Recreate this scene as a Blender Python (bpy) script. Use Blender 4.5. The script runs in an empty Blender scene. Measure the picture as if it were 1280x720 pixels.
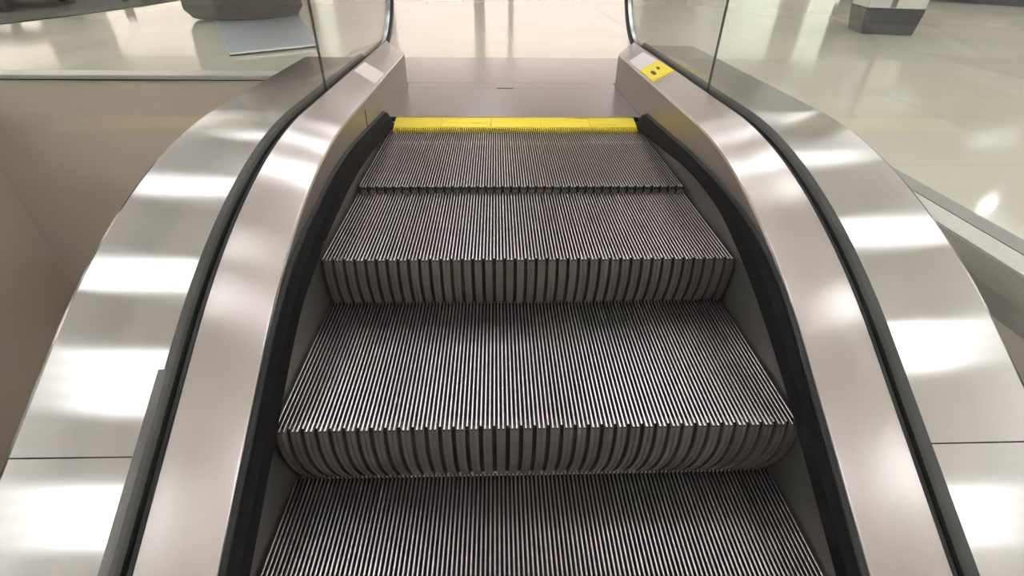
import bpy, bmesh, math, random
from mathutils import Vector, Matrix
random.seed(7)
SC = bpy.context.scene
COL = SC.collection
PI = math.pi

# ------------------------------------------------------------------ camera
F, PITCH, YAW, ROLL = 615.17, 0.6069, 0.0341, 0.0118
CAM = Vector((-0.0759, -0.6109, 0.7456))
fw = Vector((math.sin(YAW) * math.cos(PITCH), math.cos(YAW) * math.cos(PITCH), -math.sin(PITCH)))
rt0 = Vector((math.cos(YAW), -math.sin(YAW), 0)); up0 = rt0.cross(fw)
rt = rt0 * math.cos(ROLL) + up0 * math.sin(ROLL)
up = up0 * math.cos(ROLL) - rt0 * math.sin(ROLL)
cd = bpy.data.cameras.new('camera'); cam = bpy.data.objects.new('camera', cd); COL.objects.link(cam)
M4 = Matrix((rt, up, -fw)).transposed().to_4x4(); M4.translation = CAM
cam.matrix_world = M4
cd.sensor_width = 36; cd.lens = F / 1280 * 36; cd.clip_start = 0.01
SC.camera = cam

# ------------------------------------------------------------------ materials
def mat(name):
    m = bpy.data.materials.new(name); m.use_nodes = True
    return m, m.node_tree.nodes, m.node_tree.links, m.node_tree.nodes['Principled BSDF']

def simple(name, col, rough=.5, metal=0., spec=.5, noise=0., nscale=8., stretch=(1, 1, 1), bump=0., bscale=60.):
    m, N, L, b = mat(name)
    b.inputs['Base Color'].default_value = (*col, 1); b.inputs['Roughness'].default_value = rough
    b.inputs['Metallic'].default_value = metal; b.inputs['Specular IOR Level'].default_value = spec
    if noise or bump:
        tc = N.new('ShaderNodeTexCoord'); mp = N.new('ShaderNodeMapping'); mp.inputs['Scale'].default_value = stretch
        L.new(tc.outputs['Object'], mp.inputs['Vector'])
    if noise:
        nz = N.new('ShaderNodeTexNoise'); nz.inputs['Scale'].default_value = nscale; nz.inputs['Detail'].default_value = 5
        L.new(mp.outputs[0], nz.inputs['Vector'])
        rp = N.new('ShaderNodeMix'); rp.data_type = 'RGBA'
        rp.inputs['A'].default_value = (*[c * (1 - noise) for c in col], 1)
        rp.inputs['B'].default_value = (*[min(1, c * (1 + noise)) for c in col], 1)
        L.new(nz.outputs['Fac'], rp.inputs['Factor']); L.new(rp.outputs['Result'], b.inputs['Base Color'])
    if bump:
        n2 = N.new('ShaderNodeTexNoise'); n2.inputs['Scale'].default_value = bscale
        L.new(mp.outputs[0], n2.inputs['Vector'])
        bp = N.new('ShaderNodeBump'); bp.inputs['Strength'].default_value = bump; bp.inputs['Distance'].default_value = .002
        L.new(n2.outputs['Fac'], bp.inputs['Height']); L.new(bp.outputs[0], b.inputs['Normal'])
    return m

def brushed(name, col, rough, aniso, rot=0., noise=.05, wave=0.0):
    """brushed steel, grain along the UV v direction"""
    m, N, L, b = mat(name)
    b.inputs['Metallic'].default_value = 1; b.inputs['Roughness'].default_value = rough
    b.inputs['Anisotropic'].default_value = aniso; b.inputs['Anisotropic Rotation'].default_value = rot
    tg = N.new('ShaderNodeTangent'); tg.direction_type = 'UV_MAP'; tg.uv_map = 'UVMap'
    L.new(tg.outputs[0], b.inputs['Tangent'])
    uv = N.new('ShaderNodeUVMap'); uv.uv_map = 'UVMap'
    mp = N.new('ShaderNodeMapping'); mp.inputs['Scale'].default_value = (900, 3, 1)
    L.new(uv.outputs[0], mp.inputs['Vector'])
    nz = N.new('ShaderNodeTexNoise'); nz.inputs['Scale'].default_value = 1; nz.inputs['Detail'].default_value = 3
    L.new(mp.outputs[0], nz.inputs['Vector'])
    mx = N.new('ShaderNodeMix'); mx.data_type = 'RGBA'
    mx.inputs['A'].default_value = (*[c * (1 - noise) for c in col], 1)
    mx.inputs['B'].default_value = (*[min(1, c * (1 + noise)) for c in col], 1)
    L.new(nz.outputs['Fac'], mx.inputs['Factor']); L.new(mx.outputs['Result'], b.inputs['Base Color'])
    if wave:
        tc = N.new('ShaderNodeTexCoord')
        n2 = N.new('ShaderNodeTexNoise'); n2.inputs['Scale'].default_value = 4.5; n2.inputs['Detail'].default_value = 1
        L.new(tc.outputs['Object'], n2.inputs['Vector'])
        bp = N.new('ShaderNodeBump'); bp.inputs['Strength'].default_value = 1; bp.inputs['Distance'].default_value = wave
        L.new(n2.outputs['Fac'], bp.inputs['Height']); L.new(bp.outputs[0], b.inputs['Normal'])
    return m

def emis(name, col, s):
    m, N, L, b = mat(name)
    b.inputs['Base Color'].default_value = (*col, 1)
    b.inputs['Emission Color'].default_value = (*col, 1); b.inputs['Emission Strength'].default_value = s
    return m

def glassmat():
    m = bpy.data.materials.new('balustrade_glass'); m.use_nodes = True
    N = m.node_tree.nodes; L = m.node_tree.links; N.clear()
    o = N.new('ShaderNodeOutputMaterial'); mx = N.new('ShaderNodeMixShader')
    t = N.new('ShaderNodeBsdfTransparent'); t.inputs[0].default_value = (.955, .975, .955, 1)
    g = N.new('ShaderNodeBsdfGlossy'); g.inputs['Roughness'].default_value = .02
    lw = N.new('ShaderNodeLayerWeight'); lw.inputs[0].default_value = .5
    pw = N.new('ShaderNodeMath'); pw.operation = 'POWER'; pw.inputs[1].default_value = 5; L.new(lw.outputs['Facing'], pw.inputs[0])
    ma = N.new('ShaderNodeMath'); ma.operation = 'MULTIPLY_ADD'; ma.inputs[1].default_value = .9; ma.inputs[2].default_value = .025
    L.new(pw.outputs[0], ma.inputs[0]); L.new(ma.outputs[0], mx.inputs[0]); L.new(t.outputs[0], mx.inputs[1]); L.new(g.outputs[0], mx.inputs[2])
    L.new(mx.outputs[0], o.inputs[0])
    return m

def floormat():
    m, N, L, b = mat('polished_tile')
    tc = N.new('ShaderNodeTexCoord')
    br = N.new('ShaderNodeTexBrick'); br.offset = 0; br.inputs['Scale'].default_value = 1
    br.inputs['Brick Width'].default_value = .9; br.inputs['Row Height'].default_value = .9
    br.inputs['Mortar Size'].default_value = .003; br.inputs['Mortar Smooth'].default_value = .3
    br.inputs['Color1'].default_value = (.68, .635, .545, 1); br.inputs['Color2'].default_value = (.65, .605, .52, 1)
    br.inputs['Mortar'].default_value = (.57, .53, .47, 1)
    L.new(tc.outputs['Object'], br.inputs['Vector'])
    nz = N.new('ShaderNodeTexNoise'); nz.inputs['Scale'].default_value = 1.3; nz.inputs['Detail'].default_value = 6
    L.new(tc.outputs['Object'], nz.inputs['Vector'])
    mx = N.new('ShaderNodeMix'); mx.data_type = 'RGBA'; mx.blend_type = 'MULTIPLY'; mx.inputs['Factor'].default_value = .35
    rp = N.new('ShaderNodeValToRGB'); rp.color_ramp.elements[0].position = .3; rp.color_ramp.elements[0].color = (.78, .78, .74, 1)
    rp.color_ramp.elements[1].position = .7; rp.color_ramp.elements[1].color = (1, 1, 1, 1)
    L.new(nz.outputs['Fac'], rp.inputs[0]); L.new(br.outputs['Color'], mx.inputs['A']); L.new(rp.outputs[0], mx.inputs['B'])
    L.new(mx.outputs['Result'], b.inputs['Base Color'])
    b.inputs['Roughness'].default_value = .10; b.inputs['Specular IOR Level'].default_value = .5
    b.inputs['Coat Weight'].default_value = .08; b.inputs['Coat Roughness'].default_value = .06
    return m

def yellowmat():
    m, N, L, b = mat('worn_yellow')
    tc = N.new('ShaderNodeTexCoord'); mp = N.new('ShaderNodeMapping'); mp.inputs['Scale'].default_value = (5, 60, 10)
    L.new(tc.outputs['Object'], mp.inputs[0])
    nz = N.new('ShaderNodeTexNoise'); nz.inputs['Scale'].default_value = 1.3; nz.inputs['Detail'].default_value = 7
    L.new(mp.outputs[0], nz.inputs['Vector'])
    rp = N.new('ShaderNodeValToRGB'); e = rp.color_ramp.elements
    e[0].position = .27; e[0].color = (.45, .31, .04, 1); e[1].position = .38; e[1].color = (1, .77, .03, 1)
    n = e.new(.75); n.color = (1, .85, .10, 1)
    L.new(nz.outputs['Fac'], rp.inputs[0]); L.new(rp.outputs[0], b.inputs['Base Color'])
    b.inputs['Roughness'].default_value = .4
    return m

def brushmat():
    m, N, L, b = mat('black_bristle')
    tc = N.new('ShaderNodeTexCoord'); mp = N.new('ShaderNodeMapping'); mp.inputs['Scale'].default_value = (30, 900, 40)
    L.new(tc.outputs['Object'], mp.inputs[0])
    nz = N.new('ShaderNodeTexNoise'); nz.inputs['Scale'].default_value = 1
    L.new(mp.outputs[0], nz.inputs['Vector'])
    rp = N.new('ShaderNodeValToRGB'); e = rp.color_ramp.elements
    e[0].position = .3; e[0].color = (.004, .0035, .004, 1); e[1].position = .7; e[1].color = (.013, .011, .0125, 1)
    L.new(nz.outputs['Fac'], rp.inputs[0]); L.new(rp.outputs[0], b.inputs['Base Color'])
    bp = N.new('ShaderNodeBump'); bp.inputs['Strength'].default_value = .5; bp.inputs['Distance'].default_value = .001
    L.new(nz.outputs['Fac'], bp.inputs['Height']); L.new(bp.outputs[0], b.inputs['Normal'])
    b.inputs['Roughness'].default_value = .7; b.inputs['Specular IOR Level'].default_value = .12
    return m

MT = {
    'inner': brushed('inner_deck_steel', (.91, .84, .835), .26, .85, 0, .03, .0016),
    'outer': brushed('outer_deck_steel', (.585, .565, .57), .135, .9, 0, .03, .0004),
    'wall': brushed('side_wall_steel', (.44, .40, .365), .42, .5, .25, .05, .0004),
    'skirt': simple('skirt_steel', (.18, .17, .16), .38, .7, noise=.2, nscale=6),
    'plate': brushed('landing_steel', (.63, .61, .635), .22, .5, 0., .04),
    'rib': simple('rib_aluminium', (.80, .75, .77), .27, .95, noise=.08, nscale=9),
    'groove': simple('groove_dark', (.028, .022, .026), .7),
    'riser': simple('riser_aluminium', (.165, .15, .138), .5, .35, noise=.2, nscale=18, stretch=(1, 1, .4)),
    'recess': simple('riser_recess', (.045, .036, .032), .7),
    'yellow': yellowmat(), 'brush': brushmat(),
    'rubber': simple('black_rubber', (.02, .02, .021), .42),
    'gasket': simple('grey_gasket', (.062, .056, .059), .32, noise=.15, nscale=20),
    'black': simple('black_gap', (.006, .006, .006), .6),
    'guide': simple('guide_steel', (.6, .6, .6), .25, 1.),
    'glass': glassmat(),
    'tile': floormat(),
    'trim': simple('edge_trim_steel', (.50, .48, .455), .4, .4, noise=.05),
    'trimdk': simple('edge_trim_grey', (.22, .212, .20), .45, .3, noise=.05),
    'fascia': simple('taupe_paint', (.60, .51, .44), .33, noise=.06, nscale=1.2, spec=.4),
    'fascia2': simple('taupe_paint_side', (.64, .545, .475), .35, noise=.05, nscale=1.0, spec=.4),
    'beige': simple('beige_paint', (.88, .81, .73), .5, noise=.05, nscale=3),
    'greywall': simple('grey_green_wall', (.42, .42, .38), .6),
    'ceil': simple('ceiling_white', (.88, .87, .865), .8),
    'white': simple('white_paint', (.86, .82, .77), .5),
    'wallp': simple('warm_wall', (.84, .80, .76), .6),
    'dark': simple('dark_plinth', (.075, .075, .08), .35, noise=.25, nscale=9),
    'darkwall': simple('dark_wall', (.16, .15, .14), .5),
    'panel': simple('pale_panel', (.68, .67, .63), .3, noise=.04),
    'carpet': simple('grey_carpet', (.05, .045, .04), .9, spec=.2, noise=.1, nscale=30),
    'rug': simple('rippled_fabric', (.022, .018, .016), .7, spec=.25, noise=.4, nscale=6, stretch=(1, 1, 8)),
    'label': simple('pale_label', (.98, .88, .86), .35, noise=.04, nscale=40),
    'lilac': simple('lilac_label', (.98, .88, .93), .35, noise=.08, nscale=30),
    'blue': brushed('pale_blue_steel', (.76, .83, .93), .42, .2, 0, .03),
    'ink': simple('dark_ink', (.09, .05, .02), .6),
    'dirt': simple('old_yellow_paint', (.42, .36, .12), .5, .5, noise=.3, nscale=25),
    'lamp': emis('lamp_diffuser', (.97, .98, 1), 2.7),
    'added_uplamp': emis('added_uplight_diffuser', (.985, .985, 1), 36.),
    'shop': emis('shop_glow', (1, .865, .80), .62),
    'shop2': emis('shop_glow_cool', (.97, 1, .88), .45),
}

def yellow_tint(m):  # mixes a soft, noisy yellow patch into the base colour
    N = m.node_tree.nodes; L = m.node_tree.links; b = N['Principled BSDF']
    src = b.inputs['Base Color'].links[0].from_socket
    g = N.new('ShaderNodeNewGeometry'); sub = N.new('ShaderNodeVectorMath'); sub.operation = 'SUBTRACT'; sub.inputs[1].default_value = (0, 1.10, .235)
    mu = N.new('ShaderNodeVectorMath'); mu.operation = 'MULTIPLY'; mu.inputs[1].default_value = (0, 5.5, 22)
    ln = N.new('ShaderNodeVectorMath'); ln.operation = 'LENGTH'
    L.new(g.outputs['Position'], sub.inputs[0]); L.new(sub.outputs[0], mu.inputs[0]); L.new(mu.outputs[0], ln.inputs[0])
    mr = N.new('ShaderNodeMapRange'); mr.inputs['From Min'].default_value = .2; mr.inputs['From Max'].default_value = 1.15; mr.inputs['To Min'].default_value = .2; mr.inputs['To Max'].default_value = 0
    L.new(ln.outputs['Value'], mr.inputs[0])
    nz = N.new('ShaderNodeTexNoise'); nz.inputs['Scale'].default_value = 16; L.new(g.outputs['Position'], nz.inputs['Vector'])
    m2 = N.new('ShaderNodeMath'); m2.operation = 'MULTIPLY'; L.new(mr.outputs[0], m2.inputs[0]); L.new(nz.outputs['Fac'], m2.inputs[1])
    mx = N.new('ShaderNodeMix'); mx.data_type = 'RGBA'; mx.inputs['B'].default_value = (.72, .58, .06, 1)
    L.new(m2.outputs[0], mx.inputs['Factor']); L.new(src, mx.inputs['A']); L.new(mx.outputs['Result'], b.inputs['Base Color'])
yellow_tint(MT['wall'])
# ------------------------------------------------------------------ helpers
def link(name, bm, m, parent=None, uv=False, smooth=False):
    me = bpy.data.meshes.new(name)
    bmesh.ops.recalc_face_normals(bm, faces=bm.faces)
    if smooth:
        for f in bm.faces: f.smooth = True
    bm.to_mesh(me); bm.free()
    for x in (m if isinstance(m, (list, tuple)) else [m]): me.materials.append(x)
    o = bpy.data.objects.new(name, me); COL.objects.link(o)
    if parent: o.parent = parent
    return o

def tag(o, label=None, cat=None, group=None, kind=None):
    if label: o['label'] = label
    if cat: o['category'] = cat
    if group: o['group'] = group
    if kind: o['kind'] = kind
    return o

def thing(name, label, cat, loc=(0, 0, 0), group=None):
    o = bpy.data.objects.new(name, None); COL.objects.link(o); o.location = loc
    o.empty_display_size = .1
    return tag(o, label, cat, group)

def box(bm, x0, x1, y0, y1, z0, z1, mi=0):
    v = [bm.verts.new(p) for p in ((x0, y0, z0), (x1, y0, z0), (x1, y1, z0), (x0, y1, z0), (x0, y0, z1), (x1, y0, z1), (x1, y1, z1), (x0, y1, z1))]
    for q in ((0, 3, 2, 1), (4, 5, 6, 7), (0, 1, 5, 4), (1, 2, 6, 5), (2, 3, 7, 6), (3, 0, 4, 7)):
        f = bm.faces.new([v[i] for i in q]); f.material_index = mi
    return v

def boxobj(name, b, m, parent=None, bev=0.):
    bm = bmesh.new(); box(bm, *b)
    if bev: bmesh.ops.bevel(bm, geom=list(bm.edges), offset=bev, segments=2, affect='EDGES')
    return link(name, bm, m, parent)

def loft(name, sections, m, parent=None, closed=True, caps=True, smooth=False, autosmooth=None):
    """sections: list of lists of 3-D points, same length each. v of the UV runs along the loft."""
    bm = bmesh.new(); uvl = bm.loops.layers.uv.new('UVMap')
    rows = [[bm.verts.new(p) for p in s] for s in sections]
    n = len(rows[0]); vv = 0
    us = [0]
    s0 = sections[0]
    for i in range(1, n + 1): us.append(us[-1] + (Vector(s0[i % n]) - Vector(s0[i - 1])).length)
    for r in range(len(rows) - 1):
        dv = (Vector(sections[r + 1][0]) - Vector(sections[r][0])).length
        for i in range(n if closed else n - 1):
            j = (i + 1) % n
            f = bm.faces.new((rows[r][i], rows[r][j], rows[r + 1][j], rows[r + 1][i]))
            for l, (a, b) in zip(f.loops, ((us[i], vv), (us[i + 1], vv), (us[i + 1], vv + dv), (us[i], vv + dv))):
                l[uvl].uv = (a, b)
            f.smooth = smooth
        vv += dv
    if closed and caps:
        bm.faces.new(rows[0][::-1]); bm.faces.new(rows[-1])
    o = link(name, bm, m, parent)
    if smooth:
        md = o.modifiers.new('edges', 'EDGE_SPLIT'); md.split_angle = math.radians(22)
    return o

# deck line of the escalator
Y0, RR, Z0 = 0.8813, 1.5881, 0.3149
ZK = 0.1716
def dz(y, z0=Z0):
    if y < -.30: return dz(-.30, z0) + (y + .30) * .42
    s = max(0., Y0 - y); s1 = RR * .5
    if s < s1: return z0 - (RR - math.sqrt(RR * RR - s * s))
    return z0 - RR * (1 - .8660254) - (s - s1) * .57735
def ysamp(a, b, n):
    return [a + (b - a) * i / n for i in range(n + 1)]
YB = -3.2

# ------------------------------------------------------------------ escalator steps
P = 1.0 / 117
def riser_y(s):   # set back of the riser at depth s below the nose
    if s < .05: return -.007 * math.sin(PI * s / .10)
    t = (s - .05) / .17
    return -.007 + .060 * t ** 1.8
def step_mesh(depth, flush=False, back=0.):
    root_parts = []
    # tread: dark base with ribs standing on it
    bm = bmesh.new()
    box(bm, -.5, .5, -.003 if flush else .004, depth, -.030, -.009, 1)
    for i in range(117):
        x = -.5 + (i + .5) * P; y0 = -.003 if flush else (.006 if i % 3 == 0 else -.001)
        w = P * .21
        v = [bm.verts.new(p) for p in ((x - w * 1.25, y0, -.010), (x + w * 1.25, y0, -.010), (x + w, y0, -.0006), (x + w * .6, y0, 0), (x - w * .6, y0, 0), (x - w, y0, -.0006))]
        u = [bm.verts.new((q.co.x, depth, q.co.z)) for q in v]
        n = len(v)
        for k in range(n):
            f = bm.faces.new((v[k], v[(k + 1) % n], u[(k + 1) % n], u[k])); f.material_index = 0 if k in (2, 3, 4) else 1
        bm.faces.new(v[::-1]).material_index = 1; bm.faces.new(u)
    root_parts.append(('tread', bm, [MT['rib'], MT['groove']]))
    # riser: blocks two ribs wide, each with a fine line, between deep dark recesses
    bm = bmesh.new()
    S = [0.0008, .003, .012, .025, .04, .055, .075, .10, .13, .16, .19, .22]
    def strip(x0, x1, off, mi):
        r = []
        for s in S:
            y = riser_y(s) + off + back
            r.append([bm.verts.new((x0, y, -s)), bm.verts.new((x1, y, -s)), bm.verts.new((x1, y + .012, -s)), bm.verts.new((x0, y + .012, -s))])
        for a, b in zip(r, r[1:]):
            for k in range(4):
                bm.faces.new((a[k], a[(k + 1) % 4], b[(k + 1) % 4], b[k])).material_index = mi
        bm.faces.new(r[0]).material_index = mi; bm.faces.new(r[-1]).material_index = mi
    strip(-.499, .499, .0075, 1)
    for i in range(0, 117, 3):
        x = -.5 + (i + 1) * P
        strip(x + P * .02, x + P * .90, 0, 0); strip(x + P * 1.10, x + P * 1.98, 0, 0)
        strip(x + P * .85, x + P * 1.15, .0016, 0)
    root_parts.append(('riser', bm, [MT['riser'], MT['recess']]))
    # side cheek below the tread
    bm = bmesh.new()
    box(bm, -.4985, .4985, .04, min(depth, .38) - .01, -.05, -.0305)
    root_parts.append(('step_frame', bm, [MT['recess']]))
    return root_parts
steps = [(-.8, -.385, .43, 'lowest escalator step, just under the near edge of view'),
         (-.4, -.1653, .418, 'lowest visible grooved step, in shade at the bottom of the view'),
         (0.0, 0.0, .4065, 'large near grooved step with the tallest riser'),
         (.4, .1267, .3955, 'middle grooved step with its dark riser face showing'),
         (.8, .1422, .3965, 'almost level grooved step whose nose is a thin dark line'),
         (1.2, .1422, .165, 'topmost grooved step sliding under the yellow comb')]
for y, z, dpt, lab in steps:
    t = thing('escalator_step', lab, 'step', (0, y, z), 'escalator steps')
    for nm, bm, ms in step_mesh(dpt, y > 1, .012 if y > 1 else (.004 if y > .7 else 0)): link(nm, bm, ms, t)

# ------------------------------------------------------------------ comb and landing plates
t = thing('comb_plate', 'worn yellow toothed comb plate at the top of the escalator steps', 'comb plate', (0, 1.34, .1475))
YT, YR, YE = .0, .027, .104
seg = [-.4870, -.298, -.10, .10, .298, .4870]
for k in range(5):
    bm = bmesh.new(); a, b = seg[k] + .0006, seg[k + 1] - .0006
    def zz(y): return .0015 + y * .185
    v = [bm.verts.new(p) for p in ((a, YR, zz(YR)), (b, YR, zz(YR)), (b, YE, zz(YE)), (a, YE, zz(YE)), (a, YR, zz(YR) - .006), (b, YR, zz(YR) - .006), (b, YE, zz(YE) - .012), (a, YE, zz(YE) - .012))]
    for q in ((3, 2, 1, 0), (4, 5, 6, 7), (0, 1, 5, 4), (1, 2, 6, 5), (2, 3, 7, 6), (3, 0, 4, 7)): bm.faces.new([v[i] for i in q])
    i = 0
    for i in range(116):
        x = -.5 + (i + 1) * P
        if not (a - .001 < x < b + .001): continue
        w = P * .25
        pts = [(x - w, YR + .001, zz(YR)), (x + w, YR + .001, zz(YR)), (x + w * .7, YT, zz(0)), (x - w * .7, YT, zz(0))]
        low = [(x - w, YR + .001, -.009), (x + w, YR + .001, -.009), (x + w * .7, YT + .004, -.009), (x - w * .7, YT + .004, -.009)]
        A = [bm.verts.new(p) for p in pts]; B = [bm.verts.new(p) for p in low]
        bm.faces.new(A)
        for q in range(4): bm.faces.new((A[q], B[q], B[(q + 1) % 4], A[(q + 1) % 4]))
    link('comb_segment', bm, MT['yellow'], t)
boxobj('comb_backing', (-.519, .519, .074, .104, -.02, -.0005), MT['plate'], t)

t = thing('landing_plate', 'brushed steel landing plate directly behind the yellow comb', 'floor plate', (0, 1.4446, ZK))
def plate(nm, x0, x1, y0, y1, par, zt=0.):
    return loft(nm, [[(x0, y, zt), (x1, y, zt), (x1, y, zt - .02), (x0, y, zt - .02)] for y in (y0, y1)], MT['plate'], par)
plate('plate_panel', -.5195, .5195, 0, .498, t)
bm = bmesh.new(); box(bm, -.075, .005, .4905, .4945, .0002, .0012); link('scuff_mark', bm, MT['recess'], t)
t = thing('landing_plate', 'far brushed steel landing plate between the balustrade ends and the tiles', 'floor plate', (0, 1.9446, ZK))
plate('plate_panel', -.5195, .5195, 0, .104, t)
plate('plate_panel', -.96, 1.05, .106, .80, t)

# ------------------------------------------------------------------ balustrades
def newel_path():
    """(y, z) of the handrail line from the incline over the newel and back to the deck"""
    pts = []
    YC, ZC, r = 2.12, .795, .462
    for y in ysamp(YB, YC, 60): pts.append((y, ZC + r - (Z0 - dz(y))))
    for i in range(1, 41):
        a = PI / 2 - PI * i / 41 * 1.0
        pts.append((YC + r * math.cos(a), ZC + r * math.sin(a)))
    return pts
NP = newel_path()

def sweep(name, prof, path, m, parent, x0):
    """prof: (dx, dn) closed profile; path in the y-z plane"""
    secs = []
    for i, (y, z) in enumerate(path):
        a = path[max(0, i - 1)]; b = path[min(len(path) - 1, i + 1)]
        ty, tz = b[0] - a[0], b[1] - a[1]; l = math.hypot(ty, tz); ty /= l; tz /= l
        ny, nz = -tz, ty
        secs.append([(x0 + dx, y + ny * dn, z + nz * dn) for dx, dn in prof])
    return loft(name, secs, m, parent, smooth=True)

for side, sn in ((-1, 'left'), (1, 'right')):
    s = side
    lab = {'left': 'left glass and steel balustrade beside the open shaft with taupe walls',
           'right': 'right glass and steel balustrade carrying the yellow worn sticker'}[sn]
    T = thing('escalator_balustrade', lab, 'balustrade')
    # inner deck
    def pro(pts, y, z0=0.): return [(s * x, y, dz(y) + dzz) for x, dzz in pts]
    ip = [(.5209, -.003), (.5225, .0025), (.5260, .0045), (.622, .0235), (.6385, .0285), (.640, .024), (.640, .004), (.5209, -.012)]
    ys = ysamp(YB, 0, 40) + ysamp(0, 1.9, 60)[1:]
    secs = [pro(ip, y) for y in ys]
    # chamfered end of the deck: inner corner ends nearer than the glass corner
    yi, yo = 2.0, 2.20
    for k in range(1, 5):
        f = k / 4
        secs.append([(s * x, 1.9 + (yi - 1.9 + (yo - yi) * min(1, (x - .5209) / .1191)) * f, dz(2) + d) for x, d in ip])
    loft('inner_deck', secs, MT['inner'], T, smooth=True)
    # side wall from the deck down to below the brush, stepping down with the chamfered end
    def wz(y): return dz(y)
    secs = []
    for y in ys + [2.0]:
        zt = dz(y) - .0035; zb = min(zt - .02, ZK + .0006 if y > 1.40 else zt - .19)
        secs.append([(s * .5205, y, zt), (s * .5205, y, zb), (s * .535, y, zb), (s * .535, y, zt)])
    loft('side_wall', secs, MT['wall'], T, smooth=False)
    e = [[(s * .5205, 1.999, z), (s * .640, 2.199, z), (s * .640, 2.15, z), (s * .535, 1.95, z)] for z in (ZK + .0006, dz(2) - .004)]
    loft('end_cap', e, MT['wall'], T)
    # skirt
    secs = [[(s * .5035, y, zt), (s * .5035, y, zt - .40), (s * .5195, y, zt - .40), (s * .5195, y, zt)] for y, zt in ((y, dz(y) - (.045 if y < .2 else .045 + min(.115, (y - .2) * .12))) for y in ysamp(YB, 1.40, 70))]
    loft('skirt_panel', secs, MT['skirt'], T)
    # skirt brush
    def off(tab, y):
        if y <= tab[0][0]: return tab[0][1]
        for (a, b), (c, d) in zip(tab, tab[1:]):
            if y <= c: return b + (d - b) * (y - a) / (c - a)
        return tab[-1][1]
    if s > 0:
        U = [(.2, .004), (.30, .008), (.42, .028), (.57, .054), (.75, .078), (.9, .086), (1.2, .102), (1.42, .114)]
        Lw = [(-.2, .038), (0, .043), (.2, .058), (.33, .064), (.5, .071), (.67, .092), (.94, .124), (1.3, .160), (1.42, .166)]
    else:
        U = [(.1, .004), (.29, .014), (.39, .03), (.5, .048), (.75, .064), (.95, .074), (1.18, .090), (1.42, .108)]
        Lw = [(-.2, .038), (.05, .045), (.22, .05), (.29, .063), (.43, .086), (.58, .105), (.74, .117), (1.0, .130), (1.27, .154), (1.42, .165)]
    secs = []
    for y in ysamp(YB, 1.36, 110) + [1.385, 1.402, 1.412]:
        e = 1.0 if y <= 1.361 else math.sqrt(max(.05, 1 - ((y - 1.36) / .055) ** 2))
        zu = dz(y) - off(U, y); zl = dz(y) - off(Lw, y); zc = (zu + zl) / 2; zu = zc + (zu - zc) * e; zl = zc + (zl - zc) * e
        tk = min(1, max(0, (y + .34) / .07)); xo_, xt = .5203, .5203 - (.0135 + .0218 * tk) * e
        secs.append([(s * xo_, y, zu), (s * .507, y, zu - .003), (s * (xt + .009), y, zu - .35 * (zu - zl)), (s * xt, y, zl + .004), (s * (xt + .001), y, zl), (s * .502, y, zl + .006), (s * xo_, y, zl + .008)])
    tb = loft('skirt_brush', secs, MT['brush'], T, smooth=True)
    # holder strip on the brush
    secs = [[(s * .5205, y, dz(y) - off(U, y) + .003), (s * .5115, y, dz(y) - off(U, y) + .002), (s * .5100, y, dz(y) - off(U, y) - .004), (s * .5205, y, dz(y) - off(U, y) - .004)] for y in ysamp(YB, 1.37, 90)]
    loft('brush_holder', secs, MT['rubber'], tb)
    # outer deck, two lengths with a joint
    xo = .8939
    op = [(.674, .026), (.674, .0345), (.676, .0362), (.886, .0374), (xo, .0335), (xo, .022)]
    yend = 1.69 if s < 0 else 2.03
    for (a, b) in ((YB, -.0825), (-.0805, yend)):
        secs = [pro(op, y) for y in ysamp(a, b, int((b - a) * 45))]
        loft('outer_deck', secs, MT['outer'], T, smooth=True)
    # cladding below the outer deck
    secs = [[(s * .8925, y, dz(y) + .022), (s * .8925, y, dz(y) - 1.1), (s * .880, y, dz(y) - 1.1), (s * .880, y, dz(y) + .022)] for y in ysamp(YB, yend, 80)]
    loft('outer_cladding', secs, MT['white'], T)
    # gaskets in the glass channel
    secs = [[(s * .640, y, dz(y) + .012), (s * .674, y, dz(y) + .012), (s * .674, y, dz(y) + .004), (s * .640, y, dz(y) + .004)] for y in ysamp(YB, 2.2, 90)]
    loft('glass_channel', secs, MT['black'], T)
    for a, b, h0, h1, ye in ((.640, .6515, .031, .022, 2.2), (.6615, .676, .022, .0375, yend + .1)):
        secs = [[(s * a, y, dz(y) + h0), (s * b, y, dz(y) + h1), (s * b, y, dz(y) + .012), (s * a, y, dz(y) + .012)] for y in ysamp(YB, ye, 100)]
        loft('glass_gasket', secs, MT['gasket'], T)
    if s < 0:
        secs = [[(s * .664, y, dz(y) + .035), (s * .668, y, dz(y) + .042), (s * .684, y, dz(y) + .041), (s * .688, y, dz(y) + .034)] for y in ysamp(YB, .045, 60)]
        loft('gasket_cover', secs, MT['gasket'], T)
    # glass panels
    def topz(y): return .795 + .45 - (Z0 - dz(y))
    def glass(y0, y1, newel=False):
        pts = [(y, dz(y) + .013) for y in ysamp(y0, y1, 30)]
        if newel:
            pts = [(y, dz(y) + .013) for y in ysamp(y0, 2.10, 12)]
            for i in range(0, 33):
                a = -PI / 2 + .12 + (PI - .12) * i / 32
                pts.append((2.12 + .452 * math.cos(a), .795 + .452 * math.sin(a)))
            pts += [(y, topz(y)) for y in ysamp(2.0, y0, 12)]
        else:
            pts += [(y, topz(y)) for y in ysamp(y1, y0, 30)]
        bm = bmesh.new()
        a = [bm.verts.new((s * .6525, y, z)) for y, z in pts]; b = [bm.verts.new((s * .6605, y, z)) for y, z in pts]
        bm.faces.new(a); bm.faces.new(b[::-1])
        for i in range(len(a)):
            j = (i + 1) % len(a); bm.faces.new((a[i], b[i], b[j], a[j]))
        return link('glass_panel', bm, MT['glass'], T)
    glass(1.1656, 2.57, True); glass(-.55, 1.1646); glass(-2.4, -.553)
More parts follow.
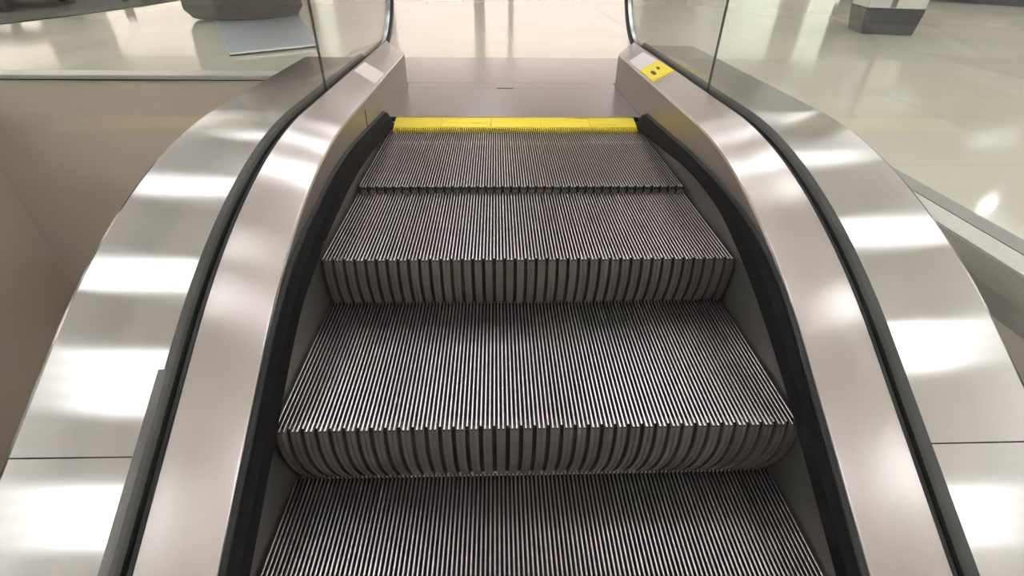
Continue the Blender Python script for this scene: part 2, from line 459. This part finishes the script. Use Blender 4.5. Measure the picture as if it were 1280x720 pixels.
    secs = [[(s * .6522, y, z), (s * .6608, y, z), (s * .6608, y + .0008, z), (s * .6522, y + .0008, z)] for y, z in ((1.1647, dz(1.2) + .02), (1.1647, topz(1.165)))]
    loft('glass_joint', secs, MT['gasket'], T)
    # handrail guide on the glass edge
    sweep('handrail_guide', [(-.0095, .004), (.0095, .004), (.0095, .018), (-.0095, .018)], [(y, z - 0) for y, z in NP[:1]] + NP[1:], MT['guide'], T, s * .6565)
    # shallow marks on the steel
    if s < 0:
        q = [(-.628, 1.645), (-.528, 1.52), (-.530, 1.345), (-.636, 1.470)]
        bm = bmesh.new(); a = [bm.verts.new((x, y, dz(y) + .0045 + (abs(x) - .526) * .198 + .0009)) for x, y in q]
        b = [bm.verts.new(v.co - Vector((0, 0, .0008))) for v in a]; bm.faces.new(a); bm.faces.new(b[::-1])
        for i in range(4): bm.faces.new((a[i], b[i], b[(i + 1) % 4], a[(i + 1) % 4]))
        tag(link('deck_sticker', bm, MT['label'], T), 'pale worn sticker')
    H = thing('escalator_handrail', 'black rubber handrail curving round the %s balustrade end' % sn, 'handrail', group='escalator handrails')
    sweep('handrail_belt', [(-.0215, .014), (-.0225, .026), (-.016, .033), (.016, .033), (.0225, .026), (.0215, .014), (.0125, .012), (.0125, .020), (-.0125, .020), (-.0125, .012)], NP, MT['rubber'], H, s * .6565)

# stickers on the right deck and a dark mark by the comb
RB = [o for o in COL.objects if o.get('category') == 'balustrade'][1]
LB = [o for o in COL.objects if o.get('category') == 'balustrade'][0]
def deckpatch(name, q, m, h=.0009, par=None, th=.0008):
    bm = bmesh.new(); a = [bm.verts.new((x, y, dz(y) + .0045 + (abs(x) - .526) * .198 + h)) for x, y in q]
    b = [bm.verts.new(v.co - Vector((0, 0, th))) for v in a]; bm.faces.new(a); bm.faces.new(b[::-1])
    n = len(q)
    for i in range(n): bm.faces.new((a[i], b[i], b[(i + 1) % n], a[(i + 1) % n]))
    return link(name, bm, m, par)
tag(deckpatch('deck_sticker', [(.528, 1.81), (.528, 1.605), (.630, 1.715), (.622, 1.935)], MT['lilac'], par=RB), 'pale lilac worn sticker')
yp = tag(deckpatch('warning_sticker', [(.528, 1.6), (.528, 1.395), (.635, 1.490), (.630, 1.71)], MT['yellow'], h=.0030, par=RB, th=.0028), 'yellow worn sticker with dark marks')
deckpatch('ink_mark', [(.553, 1.525), (.552, 1.482), (.560, 1.476), (.568, 1.492), (.569, 1.536), (.560, 1.55)], MT['ink'], h=.0036, par=yp)
deckpatch('ink_mark', [(.590, 1.58), (.587, 1.545), (.598, 1.552), (.602, 1.585), (.595, 1.60)], MT['ink'], h=.0036, par=yp)
boxobj('scratch', (-.5202, -.5192, 1.10, 1.108, .215, .288), MT['black'], LB)

# ------------------------------------------------------------------ setting
def struct(name, b, m, bev=0.):
    return tag(boxobj(name, b, m, None, bev), kind='structure')
XL, XR = -2.935, 1.055      # sides of the shaft
YF = 2.172                 # far side of the shaft
bm = bmesh.new()
XA, XB_, YA, YB2 = -13, 13, -8, 17
box(bm, XA, XL - .0, YA, YF + .12, ZK - .30, ZK)
box(bm, XA, -.962, YF + .13, YB2, ZK - .30, ZK)
box(bm, -.962, 1.052, 2.7465, YB2, ZK - .30, ZK)
box(bm, 1.2, XB_, YA, YF + .12, ZK - .30, ZK)
box(bm, 1.054, XB_, YF + .12, YB2, ZK - .30, ZK)
tag(link('floor', bm, MT['tile']), kind='structure')
struct('trim_1', (XL, -.962, YF, YF + .128, ZK - .016, ZK + .004), MT['trim'], .003)
struct('trim_2', (XL, -.962, YF + .012, YF + .05, ZK - .024, ZK - .0165), MT['black'])
struct('trim_3', (1.133, 1.199, YA, YF + .12, ZK - .05, ZK + .002), MT['trimdk'], .002)
struct('trim_4', (1.050, 1.129, YA, YF + .12, ZK - .06, ZK + .004), MT['trim'], .003)
struct('trim_5', (1.070, 1.133, YA, YF + .12, ZK - .12, ZK - .062), MT['trim'])
struct('wall_far', (XL, XR, YF + .016, YF + .2, -5, ZK - .0245), MT['fascia'])
struct('wall_left', (XL - .2, XL, YA, YF + .2, -5, ZK - .0), MT['fascia2'])
struct('wall_right', (1.075, 1.25, YA, YF + .06, -5, ZK - .122), MT['beige'])
tag(boxobj('floor_lower', (XL, XR, YA, YF, -5.2, -5.0), MT['tile']), kind='structure')
H = 3.2
struct('ceiling', (XA, XB_, YA, YB2, H + .05, H + .15), MT['ceil'])
struct('wall_back', (XA, XB_, YB2, YB2 + .2, ZK, H + .1), MT['wallp'])
struct('wall_front', (XA, XB_, YA - .2, YA, -5, H + .1), MT['wallp'])
struct('wall_west', (XA - .2, XA, YA, YB2, ZK - .3, H + .1), MT['greywall'])
struct('wall_east', (XB_, XB_ + .2, YA, YB2, ZK - .3, H + .1), MT['wallp'])

for k, (x, y0_, y1_, z1_, m) in enumerate([(-12.96, 3, 4.2, 2.6, 'shop'), (-12.96, 5.3, 5.7, 2.6, 'shop2'), (-12.96, 7.2, 9.4, 2.4, 'shop'), (-12.96, 10.4, 10.8, 2.6, 'shop2'), (-12.96, 11.5, 11.8, 2.6, 'shop2'), (-12.96, 13, 15.4, 2.5, 'shop'), (12.96, 3.4, 5.4, 2.5, 'shop2'), (12.96, 7.8, 11, 2.5, 'shop2')]):
    tag(boxobj('glow_panel_%d' % (k + 11), (x - .03, x + .03, y0_, y1_, ZK + .2, z1_), MT[m]), kind='structure')  # guessed glowing panels on the side walls, added for streaks in the floor
# unseen glowing shop fronts and pillars, added for reflections in the polished floor
def column(x, y, w, d, m='white'):
    return tag(boxobj('column', (x - w / 2, x + w / 2, y - d / 2, y + d / 2, ZK, H + .05), MT[m], None, .02), kind='structure')
for k, (x0, x1, z0, z1, m) in enumerate([(-3.2, 4.2, .3, 2.7, 'shop'), (-12, -8.6, .3, 2.4, 'shop'), (-7.4, -6.4, .3, 2.5, 'shop2'), (-5.6, -5.1, .4, 2.6, 'shop2'), (6.2, 8.8, .3, 2.4, 'shop2'), (9.8, 12, .4, 2.6, 'shop2')]):
    tag(boxobj('glow_panel_%d' % (k + 1), (x0, x1, 16.90, 16.99, ZK + z0, ZK + z1), MT[m]), kind='structure')
for k, (x, y, w, d) in enumerate([(-.55, 15.6, .3, .3), (.35, 15.6, .14, .3), (-5.9, 12.0, .5, .5), (5.2, 13.5, .8, .5)]):
    column(x, y, w, d)
struct('wall_shop', (-13, -9.2, 8.8, 9.0, ZK, 2.4), MT['darkwall'])

# dark floor zone on the left, with its rack
bm = bmesh.new()
pts = [(-4.22, 4.0), (-4.02, 4.72), (-3.92, 5.62), (-3.85, 8.5), (-12.9, 8.5), (-12.9, 4.0)]
A = [bm.verts.new((x, y, ZK + .006)) for x, y in pts]; B = [bm.verts.new((x, y, ZK + .0005)) for x, y in pts]
bm.faces.new(A); bm.faces.new(B[::-1])
for i in range(len(A)): bm.faces.new((A[i], B[i], B[(i + 1) % 6], A[(i + 1) % 6]))
tag(link('floor_mat', bm, MT['carpet']), 'dull grey floor covering at the far left beyond the shaft edge', 'mat')

t = thing('display_table', 'pale low display table on dark legs at the top left corner', 'table', (-5.55, 5.0, ZK + .006))
bm = bmesh.new(); box(bm, -.75, .75, -.02, 1.0, .26, .31); bmesh.ops.bevel(bm, geom=list(bm.edges), offset=.008, segments=2, affect='EDGES')
link('tabletop', bm, MT['label'], t)
for x, y in ((-.68, .05), (.68, .05), (-.68, .93), (.68, .93)):
    bm = bmesh.new(); box(bm, x - .03, x + .03, y - .03, y + .03, 0, .2605); link('leg', bm, MT['carpet'], t)
def wheel(x, y, lab):
    t = thing('caster_wheel', lab, 'wheel', (x, y, ZK + .006), 'caster wheels at the top left')
    bm = bmesh.new()
    bmesh.ops.create_cone(bm, cap_ends=True, segments=24, radius1=.07, radius2=.07, depth=.05, matrix=Matrix.Translation((0, 0, .07)) @ Matrix.Rotation(PI / 2, 4, 'Y'))
    bmesh.ops.bevel(bm, geom=[e for e in bm.edges if abs(e.calc_face_angle(0)) > 1], offset=.012, segments=2, affect='EDGES')
    link('tyre', bm, MT['rubber'], t)
    bm = bmesh.new(); box(bm, -.035, -.028, -.03, .03, .06, .17); box(bm, .028, .035, -.03, .03, .06, .17); box(bm, -.035, .035, -.03, .03, .17, .18)
    link('fork', bm, MT['dark'], t)
wheel(-4.98, 5.95, 'black caster wheel beside the leg of the pale low table')
wheel(-4.32, 6.02, 'black caster wheel nearer the dark round drum')

# steel plinth with a dark rippled drum on it
t = thing('steel_plinth', 'low plinth with a pale blue steel top, seen through the left glass', 'plinth', (-1.706, 2.72, ZK))
corners = [(0, 0), (.43, .36), (-.33, 2.25), (-.93, 1.80)]
def prism(pts, z0, z1):
    bm = bmesh.new(); uvl = bm.loops.layers.uv.new('UVMap')
    A = [bm.verts.new((x, y, z1)) for x, y in pts]; B = [bm.verts.new((x, y, z0)) for x, y in pts]
    bm.faces.new(A); bm.faces.new(B[::-1]); n = len(pts)
    for i in range(n): bm.faces.new((A[i], B[i], B[(i + 1) % n], A[(i + 1) % n]))
    for f in bm.faces:
        for l in f.loops: l[uvl].uv = l.vert.co.xy
    return bm
link('steel_top', prism(corners, .012, .024), MT['blue'], t)
link('base', prism([(x * .97 - .01, y * .98 + .02) for x, y in corners], 0, .0125), MT['carpet'], t)
bm = bmesh.new(); n = 72; rows = []
for k in range(14):
    z = k / 13 * .85; row = []
    for i in range(n):
        a = 2 * PI * i / n
        r = .50 + .012 * math.sin(z * 46) + .010 * math.sin(5 * a + z * 6) - .05 * (1 if k == 0 else 0)
        row.append(bm.verts.new((r * math.cos(a), r * math.sin(a), z)))
    rows.append(row)
for a, b in zip(rows, rows[1:]):
    for i in range(n): bm.faces.new((a[i], a[(i + 1) % n], b[(i + 1) % n], b[i]))
bm.faces.new(rows[0][::-1]); bm.faces.new(rows[-1])
o = link('round_drum', bm, MT['rug'], smooth=True); o.location = (-2.42, 4.72, ZK + .0245)
tag(o, 'dark brown rippled round drum standing on the far end of the steel plinth', 'drum')

# boxy post on a dark base, right
t = thing('square_post', 'pale square post on a dark base, seen through the right glass', 'post', (3.16, 3.86, ZK))
t.rotation_euler = (0, 0, math.radians(-16))
def taper(w0, w1, z0, z1, m, nm, d0=None, d1=None):
    d0 = d0 or w0; d1 = d1 or w1
    A = [(-w0 / 2, 0), (w0 / 2, 0), (w0 / 2, d0), (-w0 / 2, d0)]; B = [(-w1 / 2, 0), (w1 / 2, 0), (w1 / 2, d1), (-w1 / 2, d1)]
    bm = bmesh.new(); a = [bm.verts.new((x, y, z0)) for x, y in A]; b = [bm.verts.new((x, y, z1)) for x, y in B]
    bm.faces.new(a[::-1]); bm.faces.new(b)
    for i in range(4): bm.faces.new((a[i], a[(i + 1) % 4], b[(i + 1) % 4], b[i]))
    bmesh.ops.bevel(bm, geom=list(bm.edges), offset=.006, segments=2, affect='EDGES')
    return link(nm, bm, m, t)
taper(.38, .43, 0, .19, MT['dark'], 'base')
pn = taper(.42, .42, .19, 2.4, MT['panel'], 'post_body')
bm = bmesh.new(); box(bm, -.045, -.005, -.003, .002, .195, 2.39); link('cover_strip', bm, MT['trimdk'], t)

# dark low unit at the right edge
t = thing('low_counter', 'dark low counter plinth along the top right edge', 'counter', (6.3, 6.9, ZK))
t.rotation_euler = (0, 0, math.radians(-52))
bm = bmesh.new(); box(bm, -1.6, 2.6, 0, .8, 0, .12); bmesh.ops.bevel(bm, geom=list(bm.edges), offset=.006, segments=2, affect='EDGES'); link('plinth', bm, MT['dark'], t)
bm = bmesh.new(); box(bm, -1.65, 2.65, -.04, .85, .1205, .9); bmesh.ops.bevel(bm, geom=list(bm.edges), offset=.01, segments=2, affect='EDGES'); link('body', bm, MT['darkwall'], t)

# ------------------------------------------------------------------ ceiling lights
def fixture_proto():
    t = thing('ceiling_light', 'recessed louvred fluorescent ceiling light, seen mirrored in the steel decks', 'ceiling light', group='ceiling lights')
    bm = bmesh.new()
    for b in ((-.62, .62, -.31, -.28), (-.62, .62, .28, .31), (-.62, -.59, -.28, .28), (.59, .62, -.28, .28)): box(bm, *b, -.01, .045)
    link('frame', bm, MT['white'], t)
    for k in range(4):
        bm = bmesh.new(); y = -.205 + k * .137
        box(bm, -.585, .585, y - .042, y + .042, .012, .03); link('lamp_diffuser', bm, MT['lamp'], t)
    bm = bmesh.new()
    for k in range(5): box(bm, -.585, .585, -.276 + k * .137 - .004 + (.0 if k else .004), -.276 + k * .137 + .004, 0, .04)
    link('louvre', bm, MT['trimdk'], t)
    return t
lp = []
for y in (-4.2, -1.95, -.82, .62, 2.55, 5.1, 9.5, 13.2): lp.append((-2.85 if y > -.9 else -3.2, y))
for y in (-4.2, -2.1, -.55, 1.35, 3.6, 6.8, 10.2, 13.2): lp.append((3.2 if y > -.9 else 3.55, y))
for y in (-4.2, 2.9, 4.3, 5.8, 8.6, 12): lp.append((-.3, y))
for x, y in ((-1.75, 3.0), (-1.75, 4.6), (1.35, 3.0), (1.35, 4.6), (-1.25, 1.05), (-1.25, .2), (-1.35, -1.9), (1.35, 2.1), (1.5, -1.7), (1.5, -.1)): lp.append((x, y))
for x in (-7.5, -11, 8, 11.5):
    for y in (-3, 1.5, 6, 10.5, 14): lp.append((x, y))
first = fixture_proto()
for i, (x, y) in enumerate(lp):
    if i == 0: first.location = (x, y, H); continue
    c = first.copy(); COL.objects.link(c); c.location = (x, y, H)
    for ch in first.children:
        d = ch.copy(); COL.objects.link(d); d.parent = c

# uplighting troughs, out of view, added to brighten the ceiling and the steel
def trough(x, y0, y1):
    t = thing('added_uplight', 'long unseen trough added to brighten the ceiling', 'ceiling light', (x, (y0 + y1) / 2, 2.25), 'added uplight troughs')
    h = (y1 - y0) / 2
    bm = bmesh.new()
    A = [(-.14, .10), (-.10, 0), (.10, 0), (.14, .10), (.128, .10), (.09, .012), (-.09, .012), (-.128, .10)]
    a = [bm.verts.new((px, -h, pz)) for px, pz in A]; b = [bm.verts.new((px, h, pz)) for px, pz in A]
    bm.faces.new(a); bm.faces.new(b[::-1])
    for i in range(8): bm.faces.new((a[i], b[i], b[(i + 1) % 8], a[(i + 1) % 8]))
    link('housing', bm, MT['white'], t)
    bm = bmesh.new(); box(bm, -.10, .10, -h + .02, h - .02, .035, .06); link('lamp_diffuser', bm, MT['added_uplamp'], t)
    for yy in (-h + .3, h - .3):
        bm = bmesh.new(); box(bm, -.004, .004, yy - .004, yy + .004, .06, 1.0); link('hanger', bm, MT['guide'], t)
for x in (-6.0, 6.2, -9.8, 10): trough(x, -7, 4.6)
for x in (-6.0, 6.2): trough(x, 5.0, 9)

# ------------------------------------------------------------------ world, exposure
w = bpy.data.worlds.new('world'); SC.world = w; w.use_nodes = True
w.node_tree.nodes['Background'].inputs[0].default_value = (1, .95, .9, 1)
w.node_tree.nodes['Background'].inputs[1].default_value = .15
SC.view_settings.view_transform = 'Standard'; SC.view_settings.look = 'None'
SC.view_settings.gamma = 1; SC.view_settings.use_curve_mapping = False
SC.view_settings.exposure = 0.55
